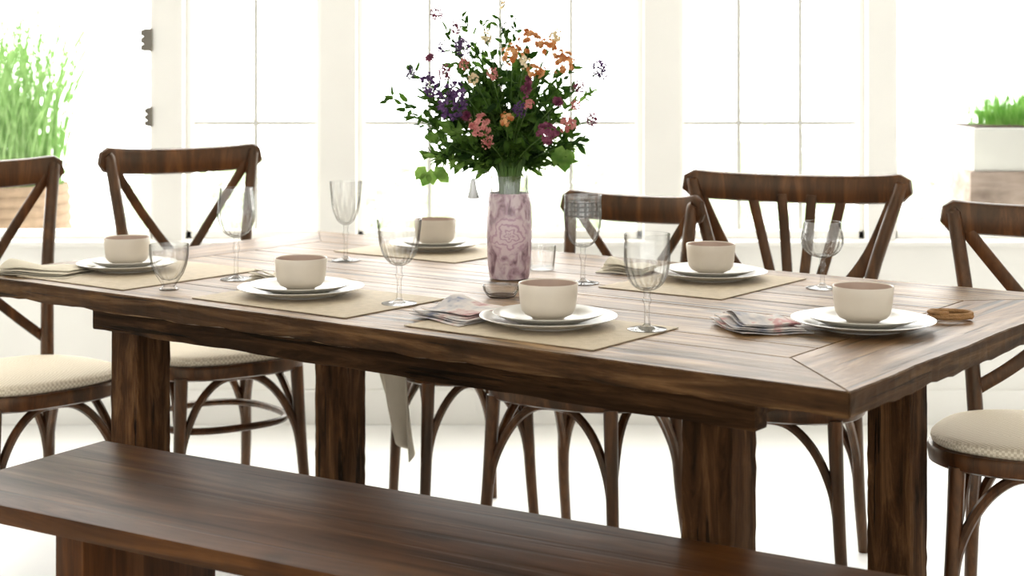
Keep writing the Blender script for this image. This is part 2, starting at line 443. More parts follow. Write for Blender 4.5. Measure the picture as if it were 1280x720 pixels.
for z, hh, ww in ((1.257+30/358, .04, .025), (1.257-66/358, .034, .012)):
    bm = bmesh.new(); add_box(bm, -ww, .008, -.012, 0, -hh, hh, .003)
    for k in range(3): lathe_bm(bm, [(0, -hh+.002+k*hh*.65), (.006, -hh+.002+k*hh*.65), (.006, -hh+k*hh*.65+hh*.6), (0, -hh+k*hh*.65+hh*.6)], 12, (-ww-.002, -.012, 0))
    tag(finish(bm, 'door_hinge', M_paled_iron, loc=(-1.262, WY+.001, z)), 'dark iron hinge on the white window post', 'hinge', 'hinges on the window post')

# ------------------------------------------------------------------ table frame
C = Vector((.5115, 2.387, 0)); A = Vector((-.8021, .5971, 0)); B = Vector((.5971, .8021, 0))
def TP(t, d, z=.76): return C+A*t+B*d+Vector((0, 0, z))
TR = math.atan2(-A.y, -A.x)
Lh, Wd, TH = 2.25, 1.2, .042
def build_table():
    e = thing('dining_table', 'long rustic reclaimed-wood farmhouse table with mitred plank top', 'table', C, TR)
    bm = bmesh.new()
    bw = .2; g = .0005; zt = .76; zb = .76-TH
    def prism(pts, mat):
        lo = [bm.verts.new((-t, d, zb)) for t, d in pts]; hi = [bm.verts.new((-t, d, zt)) for t, d in pts]
        fs = [bm.faces.new(lo), bm.faces.new(hi)]
        n = len(pts)
        for i in range(n): fs.append(bm.faces.new((lo[i], lo[(i+1) % n], hi[(i+1) % n], hi[i])))
        for f in fs: f.material_index = mat
        es = list(set(ed for f in fs for ed in f.edges))
        bmesh.ops.bevel(bm, geom=es, offset=.0016, segments=2, affect='EDGES')
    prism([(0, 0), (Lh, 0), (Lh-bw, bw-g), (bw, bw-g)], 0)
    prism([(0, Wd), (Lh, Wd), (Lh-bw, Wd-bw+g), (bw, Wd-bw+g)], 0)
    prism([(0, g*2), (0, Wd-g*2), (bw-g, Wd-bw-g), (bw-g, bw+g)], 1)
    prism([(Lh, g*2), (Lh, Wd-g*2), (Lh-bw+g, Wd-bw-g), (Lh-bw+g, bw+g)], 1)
    ws = [.11, .16, .125, .15, .115, .14]; acc = bw
    for k, wk in enumerate(ws):
        d0 = acc+g; d1 = acc+wk-g; acc += wk
        prism([(bw+g, d0), (Lh-bw-g, d0), (Lh-bw-g, d1), (bw+g, d1)], 0)
    bm.normal_update()
    bmesh.ops.recalc_face_normals(bm, faces=bm.faces[:])
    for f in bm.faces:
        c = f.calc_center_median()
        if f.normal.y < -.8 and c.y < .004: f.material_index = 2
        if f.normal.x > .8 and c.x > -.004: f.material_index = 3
    for (tst, ax, cuts) in ((lambda v: v.co.y < .006, 0, 90), (lambda v: v.co.x > -.006, 1, 50)):
        es = [ed for ed in bm.edges if tst(ed.verts[0]) and tst(ed.verts[1]) and abs(ed.verts[0].co[ax]-ed.verts[1].co[ax]) > .5]
        bmesh.ops.subdivide_edges(bm, edges=es, cuts=cuts)
        for v in bm.verts:
            if tst(v):
                c = v.co[ax]
                if ax == 0 and -Lh+.01 < c < -.01: v.co.y += .0026*wob(c, 1+v.co.z*30); v.co.z += (.0034*wob(c*1.7, 4) if v.co.z < zt-.01 else .0008*wob(c, 9))
                if ax == 1 and .01 < c < Wd-.01: v.co.x += .0026*wob(c, 2+v.co.z*30); v.co.z += (.0034*wob(c*1.7, 5) if v.co.z < zt-.01 else .0008*wob(c, 3))
    bmesh.ops.recalc_face_normals(bm, faces=bm.faces[:])
    bm.verts.index_update()
    me = bpy.data.meshes.new('tabletop'); bm.to_mesh(me)
    bm.verts.ensure_lookup_table(); seen = {}; idx = 0
    tones = [.5, .6, .5, .55, .75, .35, .9, .5, .8, .3, .4, .7]
    for v in bm.verts:
        if v.index in seen: continue
        st = [v]; seen[v.index] = idx
        while st:
            q = st.pop()
            for ed in q.link_edges:
                o = ed.other_vert(q)
                if o.index not in seen: seen[o.index] = idx; st.append(o)
        idx += 1
    bm.free()
    ca = me.color_attributes.new('tone', 'FLOAT_COLOR', 'POINT')
    for i in range(len(me.vertices)):
        t = tones[seen[i] % len(tones)]; ca.data[i].color = (t, t, t, 1)
    for mt in (M_top, M_topend, M_edge, M_edge2): me.materials.append(mt)
    o = bpy.data.objects.new('tabletop', me); o.parent = e; link(o)
    def lb(name, t0, t1, d0, d1, z0, z1, m, bev=.004):
        return box(name, m, -t1, -t0, d0, d1, z0, z1, bev, parent=e)
    bm = bmesh.new(); add_box(bm, -1.88, -.2, .075, .12, zb-.062, zb-.004, .005)
    bmesh.ops.subdivide_edges(bm, edges=[ed for ed in bm.edges if abs(ed.verts[0].co.x-ed.verts[1].co.x) > 1], cuts=50)
    for v in bm.verts:
        if -1.87 < v.co.x < -.21: v.co.y += .0015*wob(v.co.x, v.co.z*40); v.co.z += .002*wob(v.co.x, 7) if v.co.z < zb-.03 else 0
    finish(bm, 'apron', M_dark, e)
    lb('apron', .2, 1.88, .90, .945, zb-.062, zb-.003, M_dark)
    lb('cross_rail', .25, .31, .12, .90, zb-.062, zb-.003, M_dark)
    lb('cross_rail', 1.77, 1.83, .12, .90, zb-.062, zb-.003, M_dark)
    h = .047
    for t, d in ((.3025, .14), (1.79, .14), (.30, .89), (1.79, .80)):
        bm = bmesh.new(); add_box(bm, -t-h, -t+h, d-h, d+h, 0, zb-.003, .005)
        bmesh.ops.subdivide_edges(bm, edges=[ed for ed in bm.edges if abs(ed.verts[0].co.z-ed.verts[1].co.z) > .3], cuts=34)
        for v in bm.verts:
            if .02 < v.co.z < zb-.03:
                v.co.x += random.uniform(-.001, .001); v.co.y += random.uniform(-.001, .001)
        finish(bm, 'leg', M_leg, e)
build_table()

# linen cloth hanging from the far apron
bm = bmesh.new(); nx, nz = 18, 28; V = []
for i in range(nx+1):
    row = []
    for j in range(nz+1):
        u = i/nx; q = j/nz
        wv = (.010+.014*q)*math.sin(u*9+1.2*q)
        row.append(bm.verts.new(((u-.5)*(.11+.02*math.sin(q*3)-.05*q*q)+.07*q*q, wv, -.45*q+.05*q*(1-u)+(.006*math.sin(u*5)))))
    V.append(row)
for i in range(nx):
    for j in range(nz): bm.faces.new((V[i][j], V[i+1][j], V[i+1][j+1], V[i][j+1]))
o = finish(bm, 'linen_cloth', M_linen, loc=TP(1.79, .975, .66), rot=TR)
md = o.modifiers.new('thick', 'SOLIDIFY'); md.thickness = .003
tag(o, 'pale natural linen cloth hanging down behind the table leg', 'cloth')

# ------------------------------------------------------------------ bench
BO = Vector((-.8486, 3.276, 0)); bd = Vector((.8586, -.5125, 0))
BR = math.atan2(bd.y, bd.x)
e = thing('bench', 'long dark brown wooden bench with plank seat', 'bench', BO, BR)
bl, bwid, bz = 2.15, .445, .475
bm = bmesh.new(); add_box(bm, 0, bl, -bwid, 0, bz-.035, bz, .005)
finish(bm, 'seat', M_bench, e)
for x in (.28, bl-.36):
    box('leg', M_benchleg, x, x+.07, -bwid+.05, -.05, 0, bz-.037, .005, e)
box('stretcher', M_bench, .35, bl-.36, -bwid/2-.035, -bwid/2+.035, .14, .19, .004, e)

# ------------------------------------------------------------------ chairs
def outline(kx=.222, ky=.212, tap=.16):
    out = []
    for i in range(48):
        a = 2*math.pi*i/48; c, s = math.cos(a), math.sin(a)
        n = 2.7
        x = kx*math.copysign(abs(c)**(2/n), c); y = ky*math.copysign(abs(s)**(2/n), s)
        x *= 1-tap*(y/.21)*.6
        out.append((x, y))
    return out

def base_parts(e, sz, k=1.0, hoop=False, backflare=.02, wide=1.0):
    out = outline(.222*k*wide, .212*k, .16 if k == 1 else 0)
    bm = bmesh.new(); loft(bm, out, [(sz-.05, .95), (sz-.045, .985), (sz-.02, 1), (sz-.012, .985), (sz-.01, .93)])
    finish(bm, 'seat', M_chair, e)
    bm = bmesh.new(); loft(bm, out, [(sz-.012, .92), (sz-.005, .96), (sz+.002, .97), (sz+.008, .965), (sz+.012, .94), (sz+.015, .85), (sz+.0165, .5), (sz+.017, .1)])
    finish(bm, 'seat_cushion', M_weave, e)
    q = k
    fl = [((sx*.168*q, -.168*q, sz-.04), (sx*.173*q, -.173*q, .3), (sx*.181*q, -.181*q, .15), (sx*.192*q, -.195*q, 0)) for sx in (-1, 1)]
    bl_ = [((sx*.165*q, .185*q, sz-.02), (sx*.170*q, .190*q, .3), (sx*.176*q, .198*q, .15), (sx*.183*q, .205*q+backflare, 0)) for sx in (-1, 1)]
    for pts in fl+bl_:
        bm = bmesh.new(); sweep(bm, cr(pts, 5), circ(12), (1, 0, 0), lambda t: .0182-.0045*t)
        finish(bm, 'leg', M_chair, e)
    zl = .17; zu = sz-.055
    lp = [Vector((-.178*q, -.178*q, zl)), Vector((.178*q, -.178*q, zl)), Vector((.174*q, .196*q, zl)), Vector((-.174*q, .196*q, zl))]
    for i in range(4):
        p, r_ = lp[i], lp[(i+1) % 4]
        d = r_-p; inn = -(p+r_)/2; inn.z = 0; inn.normalize()
        up = lambda f, z, s: p+d*f+inn*s+Vector((0, 0, z-zl))
        pts = [up(.0, zl, .0), up(.05, zl+.09, .004), up(.17, zu-.06, .014), up(.33, zu-.008, .02), up(.5, zu+.003, .022), up(.67, zu-.008, .02), up(.83, zu-.06, .014), up(.95, zl+.09, .004), up(1, zl, 0)]
        bm = bmesh.new(); sweep(bm, cr(pts, 5), circ(8), inn, lambda t: .0115)
        finish(bm, 'brace', M_chair, e)
    if hoop:
        bm = bmesh.new(); sweep(bm, [Vector((x*.78, y*.82, .27)) for x, y in out], circ(8), (0, 0, 1), lambda t: .010, closed=True)
        finish(bm, 'hoop_stretcher', M_chair, e)

def chair(loc, phi, top=.98, wid=.5, fan=False, label='', sz=.46, hoop=False, sw=.0135, wide=1.0):
    e = thing('dining_chair', label, 'chair', (loc[0], loc[1], 0), phi, 'bentwood chairs around the dining table')
    base_parts(e, sz, hoop=hoop, wide=wide)
    hw = wid/2-.02
    yb = .205; yt = .275
    path = []
    n = 26
    for i in range(n+1):
        u = -1+2*i/n
        path.append(Vector((u*wid/2, yt-.02+.045*(1-u*u), top-.04-.010*(1-u*u)+.006*abs(u)**6)))
    bm = bmesh.new(); sweep(bm, path, rrect(.038, .0135, .9), (0, 0, 1), lambda t: (1-.5*max(0, (abs(2*t-1)-.9)/.1)**2))
    bk = finish(bm, 'backrest', M_chair, e)
    for sx in (-1, 1):
        bm = bmesh.new()
        pts = [(sx*.165, .187, sz-.02), (sx*.175, yb, sz+.1), (sx*(.165+.35*(hw-.165)), yb+.02, sz+.5*(top-sz)), (sx*(hw-.012), yt-.025, top-.055), (sx*(hw-.006), yt-.02, top-.03)]
        sweep(bm, cr(pts, 6), circ(12), (1, 0, 0), lambda t: .0180-.002*t)
        finish(bm, 'back_post', M_chair, bk)
    zr = top-.07
    def slat(pts, hwid=sw, name='cross_slat'):
        bm = bmesh.new(); sweep(bm, cr(pts, 7), rrect(.0055, hwid, .5), (0, 1, 0)); finish(bm, name, M_chair, bk)
    if not fan:
        for sx, oy in ((1, .0), (-1, .011)):
            slat([(sx*(hw-.025), yt-.012+oy*.3, zr+.01), (sx*(hw-.025)*.52, yt-.002+oy, sz+.72*(zr-sz)), (sx*.012, yt-.018+oy, sz+.46*(zr-sz)), (-sx*.085, yb+.022+oy, sz+.26*(zr-sz)), (-sx*.168, yb+.003+oy*.3, sz+.05)])
    else:
        for sx, oy in ((1, .0), (-1, .011)):
            slat([(sx*(hw-.02), yt-.012, zr+.005), (sx*.19, yt+.0+oy, sz+.66*(zr-sz)), (sx*.09, yt-.02+oy, sz+.34*(zr-sz)), (sx*.02, yb+.0+oy, sz+.0)], .019)
            slat([(sx*.165, yb+.006, sz+.05), (sx*.17, yb+.012, sz+.1), (sx*.1, yb+.02+oy, sz+.2*(zr-sz)), (sx*.03, yb+oy, sz+.02)], .012)
        for k, x in enumerate((-.12, -.04, .04, .12)):
            slat([(x, yt+.014, zr+.005), (x*.72, yt+.012, sz+.7*(zr-sz)), (x*.38, yt-.02, sz+.35*(zr-sz)), (x*.2, yb-.002, sz-.005)], .0135, 'fan_slat')
    return e

R = math.radians
chair((-1.25, 4.04), R(45), 1.005, .5, label='dark bentwood cross-back chair with cream woven seat at the table end')
chair((-.83, 4.42), R(33), 1.02, .5, label='dark bentwood cross-back chair with hoop stretcher at the table corner', hoop=True)
chair((.185, 4.04), R(-32), .912, .43, label='low dark cross-back chair tucked along the table side by the windows', sw=.012)
chair((.657, 3.91), R(-20), .975, .60, True, label='wide dark bentwood chair with fan-slat back beside the table')
chair((1.145, 3.37), R(-22), .94, .5, label='dark bentwood cross-back chair with broad cream seat at the table corner', sw=.016, wide=1.08)
e = thing('stool', 'dark bentwood stool with arched braces tucked under the table', 'stool', (-.140, 4.36, 0), R(20))
base_parts(e, .45, .82, backflare=.0)

# ------------------------------------------------------------------ tableware
mats = [(1.73, 2.11, .04, .46), (1.08, 1.52, .05, .36), (.5, .93, .05, .34), (.61, .92, .70, 1.10), (1.44, 1.85, .84, 1.16)]
for t0, t1, d0, d1 in mats:
    c = TP((t0+t1)/2, (d0+d1)/2, .7608)
    bm = bmesh.new(); hx, hy = (t1-t0)/2, (d1-d0)/2
    add_box(bm, -hx, hx, -hy, hy, 0, .002, .0006)
    o = finish(bm, 'placemat', M_mat, loc=c, rot=TR)
    tag(o, 'flat pale beige linen placemat on the wooden table', 'placemat', 'linen placemats')

def plate_prof(r, h):
    return [(0, .001), (r*.5, .001), (r*.52, 0), (r*.56, 0), (r*.57, .003), (r*.78, h*.42), (r*.97, h*.86), (r, h*.95), (r, h), (r*.985, h*1.02), (r*.8, h*.62), (r*.66, .0065), (r*.6, .0055), (0, .0055)]
cupprof = [(0, .003), (.024, .003), (.026, 0), (.030, 0), (.031, .003), (.044, .009), (.0505, .018), (.0530, .030), (.0548, .050), (.0562, .066), (.0555, .0678), (.0538, .066), (.0525, .050), (.0508, .032), (.047, .021), (.038, .014), (0, .011)]
def setting(t, d, z, r1, r2, cs=1.0):
    p = TP(t, d, z)
    o = lathe('dinner_plate', plate_prof(r1, .019), M_plate, loc=p, n=64)
    tag(o, 'off-white stoneware dinner plate on the table', 'plate', 'dinner plates')
    p2 = p+Vector((0, 0, .0062))
    if r2:
        o = lathe('salad_plate', plate_prof(r2, .019), M_plate, loc=p2, n=64)
        tag(o, 'smaller off-white plate stacked on a dinner plate', 'plate', 'salad plates')
        p2 = p2+Vector((0, 0, .0058))
    o = lathe('cup', [(a*cs, b*cs) for a, b in cupprof], M_china, loc=p2, n=48, m2from=11, mats=[M_china, M_cupin])
    tag(o, 'handleless cream ceramic cup with pinkish-brown interior on a plate', 'cup', 'cream cups')
zm = .7629; zt_ = .7610
setting(1.985, .262, zm, .118, .085, .98)
setting(1.364, .218, zm, .135, .110, 1.0)
setting(.712, .215, zm, .131, .106, 1.01)
setting(.222, .545, zt_, .134, .108, 1.01)
setting(.785, .965, zm, .130, .105, 1.01)
setting(1.66, 1.03, zm, .122, .093, 1.02)

def wineglass(t, d, z, h, rb, kind, label, etched=False, ribs=0):
    e = thing('wine_glass', label, 'wine glass', TP(t, d, z), 0, 'glasses on the dining table')
    m = M_etch if etched else M_glass
    fs = .036
    lathe('base', [(0, 0), (fs, 0), (fs+.0008, .0016), (fs*.7, .0035), (.009, .0075), (.0055, .011), (0, .011)], M_glass, e)
    hb = h*{'tulip': .47, 'round': .42, 'cone': .46}[kind]
    lathe('stem', [(.0060, .009), (.0050, .02), (.0046, hb*.5), (.0052, hb*.62), (.0084, hb*.72), (.0052, hb*.82), (.0070, hb*.97)], M_glass, e, n=16)
    H_ = h-hb; th = .0022
    if kind == 'tulip':
        sh = [(0, 0), (.25, .01), (.62, .09), (.88, .25), (1.0, .45), (.98, .65), (.92, .85), (.88, 1.0)]
    elif kind == 'round':
        sh = [(0, 0), (.3, .01), (.62, .09), (.84, .24), (.97, .46), (1.0, .68), (.98, .86), (1.0, 1.0)]
    else:
        sh = [(0, 0), (.22, .01), (.5, .09), (.72, .24), (.87, .46), (.95, .7), (1.02, 1.0)]
    outp = cr([(r*rb, 0, hb*.96+z_*H_) for r, z_ in sh], 4)
    pr = [(max(0, v.x), v.z) for v in outp]
    inn = [(max(0, r-th), z_+ (th*1.5 if r < rb*.5 else 0)) for r, z_ in pr][::-1]
    fl = None
    if ribs:
        def fl(z_): return .085*max(0, min(1, (hb+H_*.6-z_)/(H_*.2)))
        fl.k = ribs
    lathe('bowl', pr+inn, m, e, n=96 if ribs else 48, flute=fl)
    return e
wineglass(1.66, .31, zt_, .215, .043, 'tulip', 'tall clear stemmed wine glass on the table', ribs=14)
wineglass(1.110, .245, zm, .178, .046, 'cone', 'clear stemmed glass with ribbed flared bowl beside a plate', ribs=14)
wineglass(.533, .280, zm, .182, .043, 'round', 'clear stemmed goblet with ribbed rounded bowl beside a plate', ribs=14)
wineglass(.515, .985, zt_, .150, .046, 'tulip', 'short clear stemmed ribbed goblet on the table', ribs=12)
wineglass(.985, .735, zt_, .203, .043, 'round', 'tall clear stemmed glass with etched band', True)
wineglass(1.697, .720, zt_, .203, .040, 'cone', 'slender clear stemmed ribbed glass on the table', ribs=12)
tb = TP(1.655, .105, zt_)
def _f(z_): return .08*max(0, min(1, (.062-z_)/.02))
_f.k = 10
o = lathe('tumbler', [(0, 0), (.020, 0), (.021, .003), (.013, .009), (.019, .018), (.031, .036), (.039, .056), (.0425, .078), (.043, .100), (.0412, .100), (.0403, .078), (.0367, .058), (.028, .038), (.016, .024), (0, .020)], M_glass, loc=tb, n=80, flute=_f)
tag(o, 'clear rounded tapered goblet glass on the table edge', 'glass', 'glasses on the dining table')
o = lathe('tumbler', [(0, 0), (.028, 0), (.030, .002), (.033, .03), (.035, .058), (.0335, .058), (.0315, .03), (.028, .008), (0, .007)], M_glass, loc=TP(1.20, .875, zt_))
tag(o, 'small clear low glass beside the vase', 'glass', 'glasses on the dining table')
hh = .026
o = lathe('glass_dish', [(0, 0), (.026, 0), (.030, .003), (.038, hh*.6), (.040, hh), (.0382, hh), (.036, hh*.6), (.028, .006), (0, .005)], M_glass, loc=TP(1.005, .455, zt_))
tag(o, 'small low clear glass dish in front of the vase', 'dish')

def napkin(t, d, z, lx, ly, rot, mat, label, amp=.012, seed=0, nl=4, skew=.2):
    rnd = random.Random(seed); bm = bmesh.new(); nx, ny = 40, 20
    ph = [rnd.uniform(0, 6) for _ in range(6)]
    for layer in range(nl):
        V = []; fx = rnd.uniform(-.05, .05)*lx; fy = rnd.uniform(-.05, .05)*ly; sk = rnd.uniform(-.12, .12)+skew*(layer/nl-.5)
        for i in range(nx+1):
            row = []
            for j in range(ny+1):
                u = i/nx; v = j/ny
                x = (u-.5)*lx*(1-.06*layer)+fx; y = (v-.5)*ly*(1-.08*layer)+fy+sk*x
                lift = amp*(.5+.5*math.sin(v*5+ph[2]+u*1.5+layer*.4))*(1-u)**1.2
                row.append(bm.verts.new((x, y, .001+layer*.0036+lift*(.45+.25*layer)+.0012*math.sin(u*9+v*4+ph[1]))))
            V.append(row)
        for i in range(nx):
            for j in range(ny): bm.faces.new((V[i][j], V[i+1][j], V[i+1][j+1], V[i][j+1]))
    for v in bm.verts: v.co.z = max(.0008, v.co.z)
    o = finish(bm, 'napkin', mat, loc=TP(t, d, z), rot=rot)
    md = o.modifiers.new('thick', 'SOLIDIFY'); md.thickness = .0014; md.offset = 1
    tag(o, label, 'napkin', 'folded napkins')
napkin(2.10, .115, zt_, .21, .15, TR+.35, M_linen, 'soft plain linen napkin beside a plate', .018, 1)
napkin(1.53, .33, zm, .13, .12, TR+.1, M_linen, 'folded pale linen napkin beside a plate', .016, 2)
napkin(.895, .19, zm, .16, .17, TR-.1, M_print, 'pale printed cotton napkin tucked beside a plate', .013, 3, 5)
napkin(.375, .425, zt_, .14, .15, TR+.9, M_print2, 'folded pink and grey printed napkin beside a plate', .012, 4, 5)
napkin(1.01, .98, zt_, .12, .14, TR+.2, M_linen, 'folded linen napkin beside a plate', .018, 5)

bm = bmesh.new()
path = [Vector((.040*math.cos(a)*(1+.05*math.sin(a*.5)), .027*math.sin(a)*(1+.06*math.sin(a*.3)), .005+.0042*a/6.3)) for a in [k*2*math.pi/24 for k in range(66)]]
sweep(bm, path, circ(8), (0, 0, 1), lambda t: .0042)
tag(finish(bm, 'twine_ring', M_twine, loc=TP(.125, .735, .7612)), 'coiled jute twine ring on the table', 'napkin ring')

# ------------------------------------------------------------------ vase + flowers
VP = TP(1.168, .702, zt_)
ev = thing('vase', 'clear glass vase wrapped in mauve rose-print paper on the table', 'vase', VP)
vp = [(0, .004), (.036, .004), (.040, 0), (.044, .002), (.048, .03), (.0500, .07), (.0510, .12), (.0500, .155), (.0470, .188), (.0435, .207), (.043, .224), (.0445, .238), (.043, .240), (.0405, .225), (.0410, .207), (.044, .188), (.0465, .155), (.0475, .12), (.0465, .07), (.044, .03), (.038, .012), (0, .010)]
lathe('body', vp, M_glass, ev, n=64)
wr = [(.0425, .0012)]+[(r+.0010, z) for r, z in vp[3:9]]+[(.0462, .198)]
wr2 = [(r+.0006, z) for r, z in wr][::-1]
lathe('wrap', wr+wr2, M_vase, ev, n=64)

def add_leaf(bm, p, d, up, l, wd, curl=.15, mat=0):
    d = d.normalized(); s = d.cross(up)
    if s.length < 1e-3: s = Vector((1, 0, 0))
    s.normalize(); up = s.cross(d).normalized()
    v0 = bm.verts.new(p)
    a1 = bm.verts.new(p+d*l*.3+s*wd*.42+up*l*.05); b1 = bm.verts.new(p+d*l*.3-s*wd*.42+up*l*.05); m1 = bm.verts.new(p+d*l*.32-up*l*.0)
    a2 = bm.verts.new(p+d*l*.65+s*wd*.4-up*l*curl*.3); b2 = bm.verts.new(p+d*l*.65-s*wd*.4-up*l*curl*.3); m2 = bm.verts.new(p+d*l*.66-up*l*(curl*.4+.04))
    tip = bm.verts.new(p+d*l-up*l*curl)
    for f in ((v0, a1, m1), (v0, m1, b1), (a1, a2, m2, m1), (m1, m2, b2, b1), (a2, tip, m2), (m2, tip, b2)):
        bm.faces.new(f).material_index = mat
def rv(r):
    while True:
        v = Vector((r.uniform(-1, 1), r.uniform(-1, 1), r.uniform(-1, 1)))
        if .1 < v.length < 1: return v

def stem_path(target, rnd, droop=0):
    base = VP+Vector((rnd.uniform(-.02, .02), rnd.uniform(-.02, .02), .03))
    mouth = VP+Vector((0, 0, .238))
    dirv = target-mouth; h = Vector((dirv.x, dirv.y, 0))
    m2 = mouth+Vector((h.x, h.y, 0)).normalized()*min(.026, h.length*.22)
    if droop:
        mid = mouth+Vector((h.x*.5, h.y*.5, max(.05, dirv.z+.07)))
    else:
        mid = mouth+h*.36+Vector((0, 0, dirv.z*.5))
    return cr([base-VP, m2-VP, mid-VP, target-VP], 7)

def bouquet_at(u, v, dy=0):
    return Vector((VP.x+(u-632)/538, VP.y+dy, CAMH-(v-80)/538))

def mum(bm, c, r, rnd, upd, rings=((15, .05, 1.0), (13, .35, .9), (10, .75, .72), (7, 1.15, .5)), pw=.36):
    a0 = upd.normalized(); s = a0.orthogonal().normalized(); t = a0.cross(s)
    for ly, (n, el, l) in enumerate(rings):
        for j in range(n):
            an = 2*math.pi*(j+.5*ly)/n+rnd.uniform(-.08, .08)
            dd = (s*math.cos(an)+t*math.sin(an))*math.cos(el)+a0*math.sin(el)
            add_leaf(bm, c, dd, a0, r*l*rnd.uniform(.85, 1.1), r*pw, .12)

def blossom(bm, c, kind, r, rnd, upd):
    if kind == 'cluster':
        for k in range(int(56)):
            q = rv(rnd)*r*1.05; q.z *= 1.25
            p = c+q
            for j in range(4):
                add_leaf(bm, p, rv(rnd)+q.normalized()*.6, rv(rnd).normalized(), r*.35, r*.3)
    elif kind == 'umbel':
        a0 = upd.normalized()
        for k in range(26):
            q = (rv(rnd).normalized()+a0*.6).normalized()*r*rnd.uniform(.65, 1.12)
            mum(bm, c+q, r*.35, rnd, q+a0*r*.5, ((6, .1, 1.0), (5, .8, .7)), .72)
    elif kind == 'mum':
        mum(bm, c, r, rnd, upd)
    elif kind == 'spike':
        for k in range(80):
            z = rnd.random(); q = upd.normalized()*(z-.4)*r*3+rv(rnd)*r*.55*(1.2-z)
            add_leaf(bm, c+q, rv(rnd)+upd*.4, rv(rnd).normalized(), r*.55, r*.45)

heads = [
 (562, 124, -.14, 'cluster', .032, M_purple), (536, 106, -.09, 'cluster', .021, M_purple), (745, 88, .0, 'cluster', .017, M_purple),
 (653, 108, -.16, 'spike', .018, M_burg), (541, 16, .02, 'cluster', .013, M_burg), (566, 34, .0, 'cluster', .012, M_burg),
 (636, 68, -.13, 'umbel', .023, M_orange), (658, 52, -.07, 'umbel', .026, M_orange), (698, 78, -.09, 'umbel', .025, M_orange), (678, 62, -.11, 'umbel', .023, M_orange), (664, 90, -.17, 'umbel', .019, M_orange),
 (628, 146, -.17, 'umbel', .015, M_orange), (597, 154, -.17, 'umbel', .024, M_pink), (606, 172, -.16, 'cluster', .013, M_pink),
 (675, 163, -.17, 'umbel', .026, M_burg), (702, 154, -.13, 'umbel', .018, M_pink), (735, 148, .0, 'cluster', .013, M_burg),
 (533, 72, .0, 'mum', .016, M_burg), (508, 92, .02, 'cluster', .012, M_purple), (590, 98, -.14, 'umbel', .013, M_white), (650, 78, -.18, 'umbel', .013, M_white),
 (625, 4, .02, 'spike', .011, M_white), (575, 60, -.09, 'cluster', .015, M_purple), (718, 108, -.05, 'cluster', .013, M_burg), (612, 92, -.16, 'cluster', .011, M_pink),
 (580, 142, -.13, 'mum', .015, M_burg), (645, 135, -.16, 'cluster', .014, M_purple), (690, 125, -.14, 'mum', .015, M_burg), (604, 46, -.05, 'cluster', .012, M_white),
 (688, 46, -.08, 'umbel', .015, M_white), (555, 90, -.15, 'cluster', .013, M_burg), (578, 80, -.15, 'cluster', .010, M_pink), (655, 128, -.18, 'umbel', .011, M_pink), (712, 130, -.11, 'cluster', .010, M_pink), (548, 60, -.06, 'cluster', .010, M_purple)]
names = {M_purple: 'purple blossom cluster', M_burg: 'burgundy blossom', M_pink: 'dusty pink blossom', M_orange: 'amber-orange blossom cluster', M_white: 'small cream blossom'}
for i, (u, v, dy, kind, r, m) in enumerate(heads):
    rnd = random.Random(100+i)
    tgt = bouquet_at(u, v, dy)
    e = thing('flower', names[m]+' on a green stem in the vase', 'flower', VP, 0, 'cut flowers in the vase')
    path = stem_path(tgt, rnd)
    bm = bmesh.new(); sweep(bm, path, circ(6), (1, 0, 0), lambda t: .0019-.0007*t)
    finish(bm, 'stem', M_stem, e)
    bm = bmesh.new(); upd = (tgt-VP-Vector((0, 0, .25))).normalized()+Vector((0, -.9, .2))
    if kind == 'spike': upd = (tgt-VP-Vector((0, 0, .2))).normalized()
    blossom(bm, tgt-VP, kind, r, rnd, upd)
    finish(bm, 'blossom', m, e, smooth=False)
    bm = bmesh.new()
    for k in range(16):
        f = rnd.uniform(.5, .93); p = path[int(f*(len(path)-1))]
        add_leaf(bm, p, rv(rnd)+Vector((0, .3, .3)), rv(rnd).normalized(), rnd.uniform(.024, .044), rnd.uniform(.011, .020))
    finish(bm, 'leaves', M_green, e, smooth=False)

sprigs = []
rr = random.Random(55)
for k in range(42):
    a = rr.uniform(-1, 1); u = 622+a*94; top = 62+abs(a)**1.5*50; v = rr.uniform(top, 196)
    sprigs.append((u, v, rr.uniform(-.1, .12), .95))
sprigs += [(484, 122, 0, .8), (502, 84, .02, .8), (620, 24, .03, .7), (734, 112, 0, .8), (724, 172, -.02, .9), (516, 150, 0, .9), (552, 38, .02, .7), (560, 62, 0, .8), (590, 60, 0, .8), (712, 86, 0, .8), (704, 196, -.04, .9), (550, 190, -.05, .9), (530, 122, 0, .9), (560, 160, -.05, 1), (598, 26, 0, .6), (496, 136, .02, .7), (640, 18, .02, .6), (574, 22, 0, .6)]
for i, (u, v, dy, sc) in enumerate(sprigs):
    rnd = random.Random(300+i); tgt = bouquet_at(u, v, dy)
    path = stem_path(tgt, rnd)
    e = thing('leafy_sprig', 'green leafy sprig filling out the bouquet in the vase', 'foliage', VP, 0, 'leafy sprigs in the vase')
    bm = bmesh.new(); sweep(bm, path, circ(5), (1, 0, 0), lambda t: .0017-.0007*t); finish(bm, 'stem', M_stem, e)
    bm = bmesh.new()
    ax = (path[-1]-path[-6]).normalized()
    for k in range(42):
        f = 1-rnd.random()**1.3*.5; x = f*(len(path)-1); p = path[int(x)].lerp(path[min(len(path)-1, int(x)+1)], x-int(x))
        p = p+rv(rnd)*.011*sc
        add_leaf(bm, p, rv(rnd)+ax*.6, rv(rnd).normalized(), rnd.uniform(.022, .044)*sc, rnd.uniform(.010, .020)*sc)
    finish(bm, 'leaves', M_green if i % 5 else M_green2, e, smooth=False)
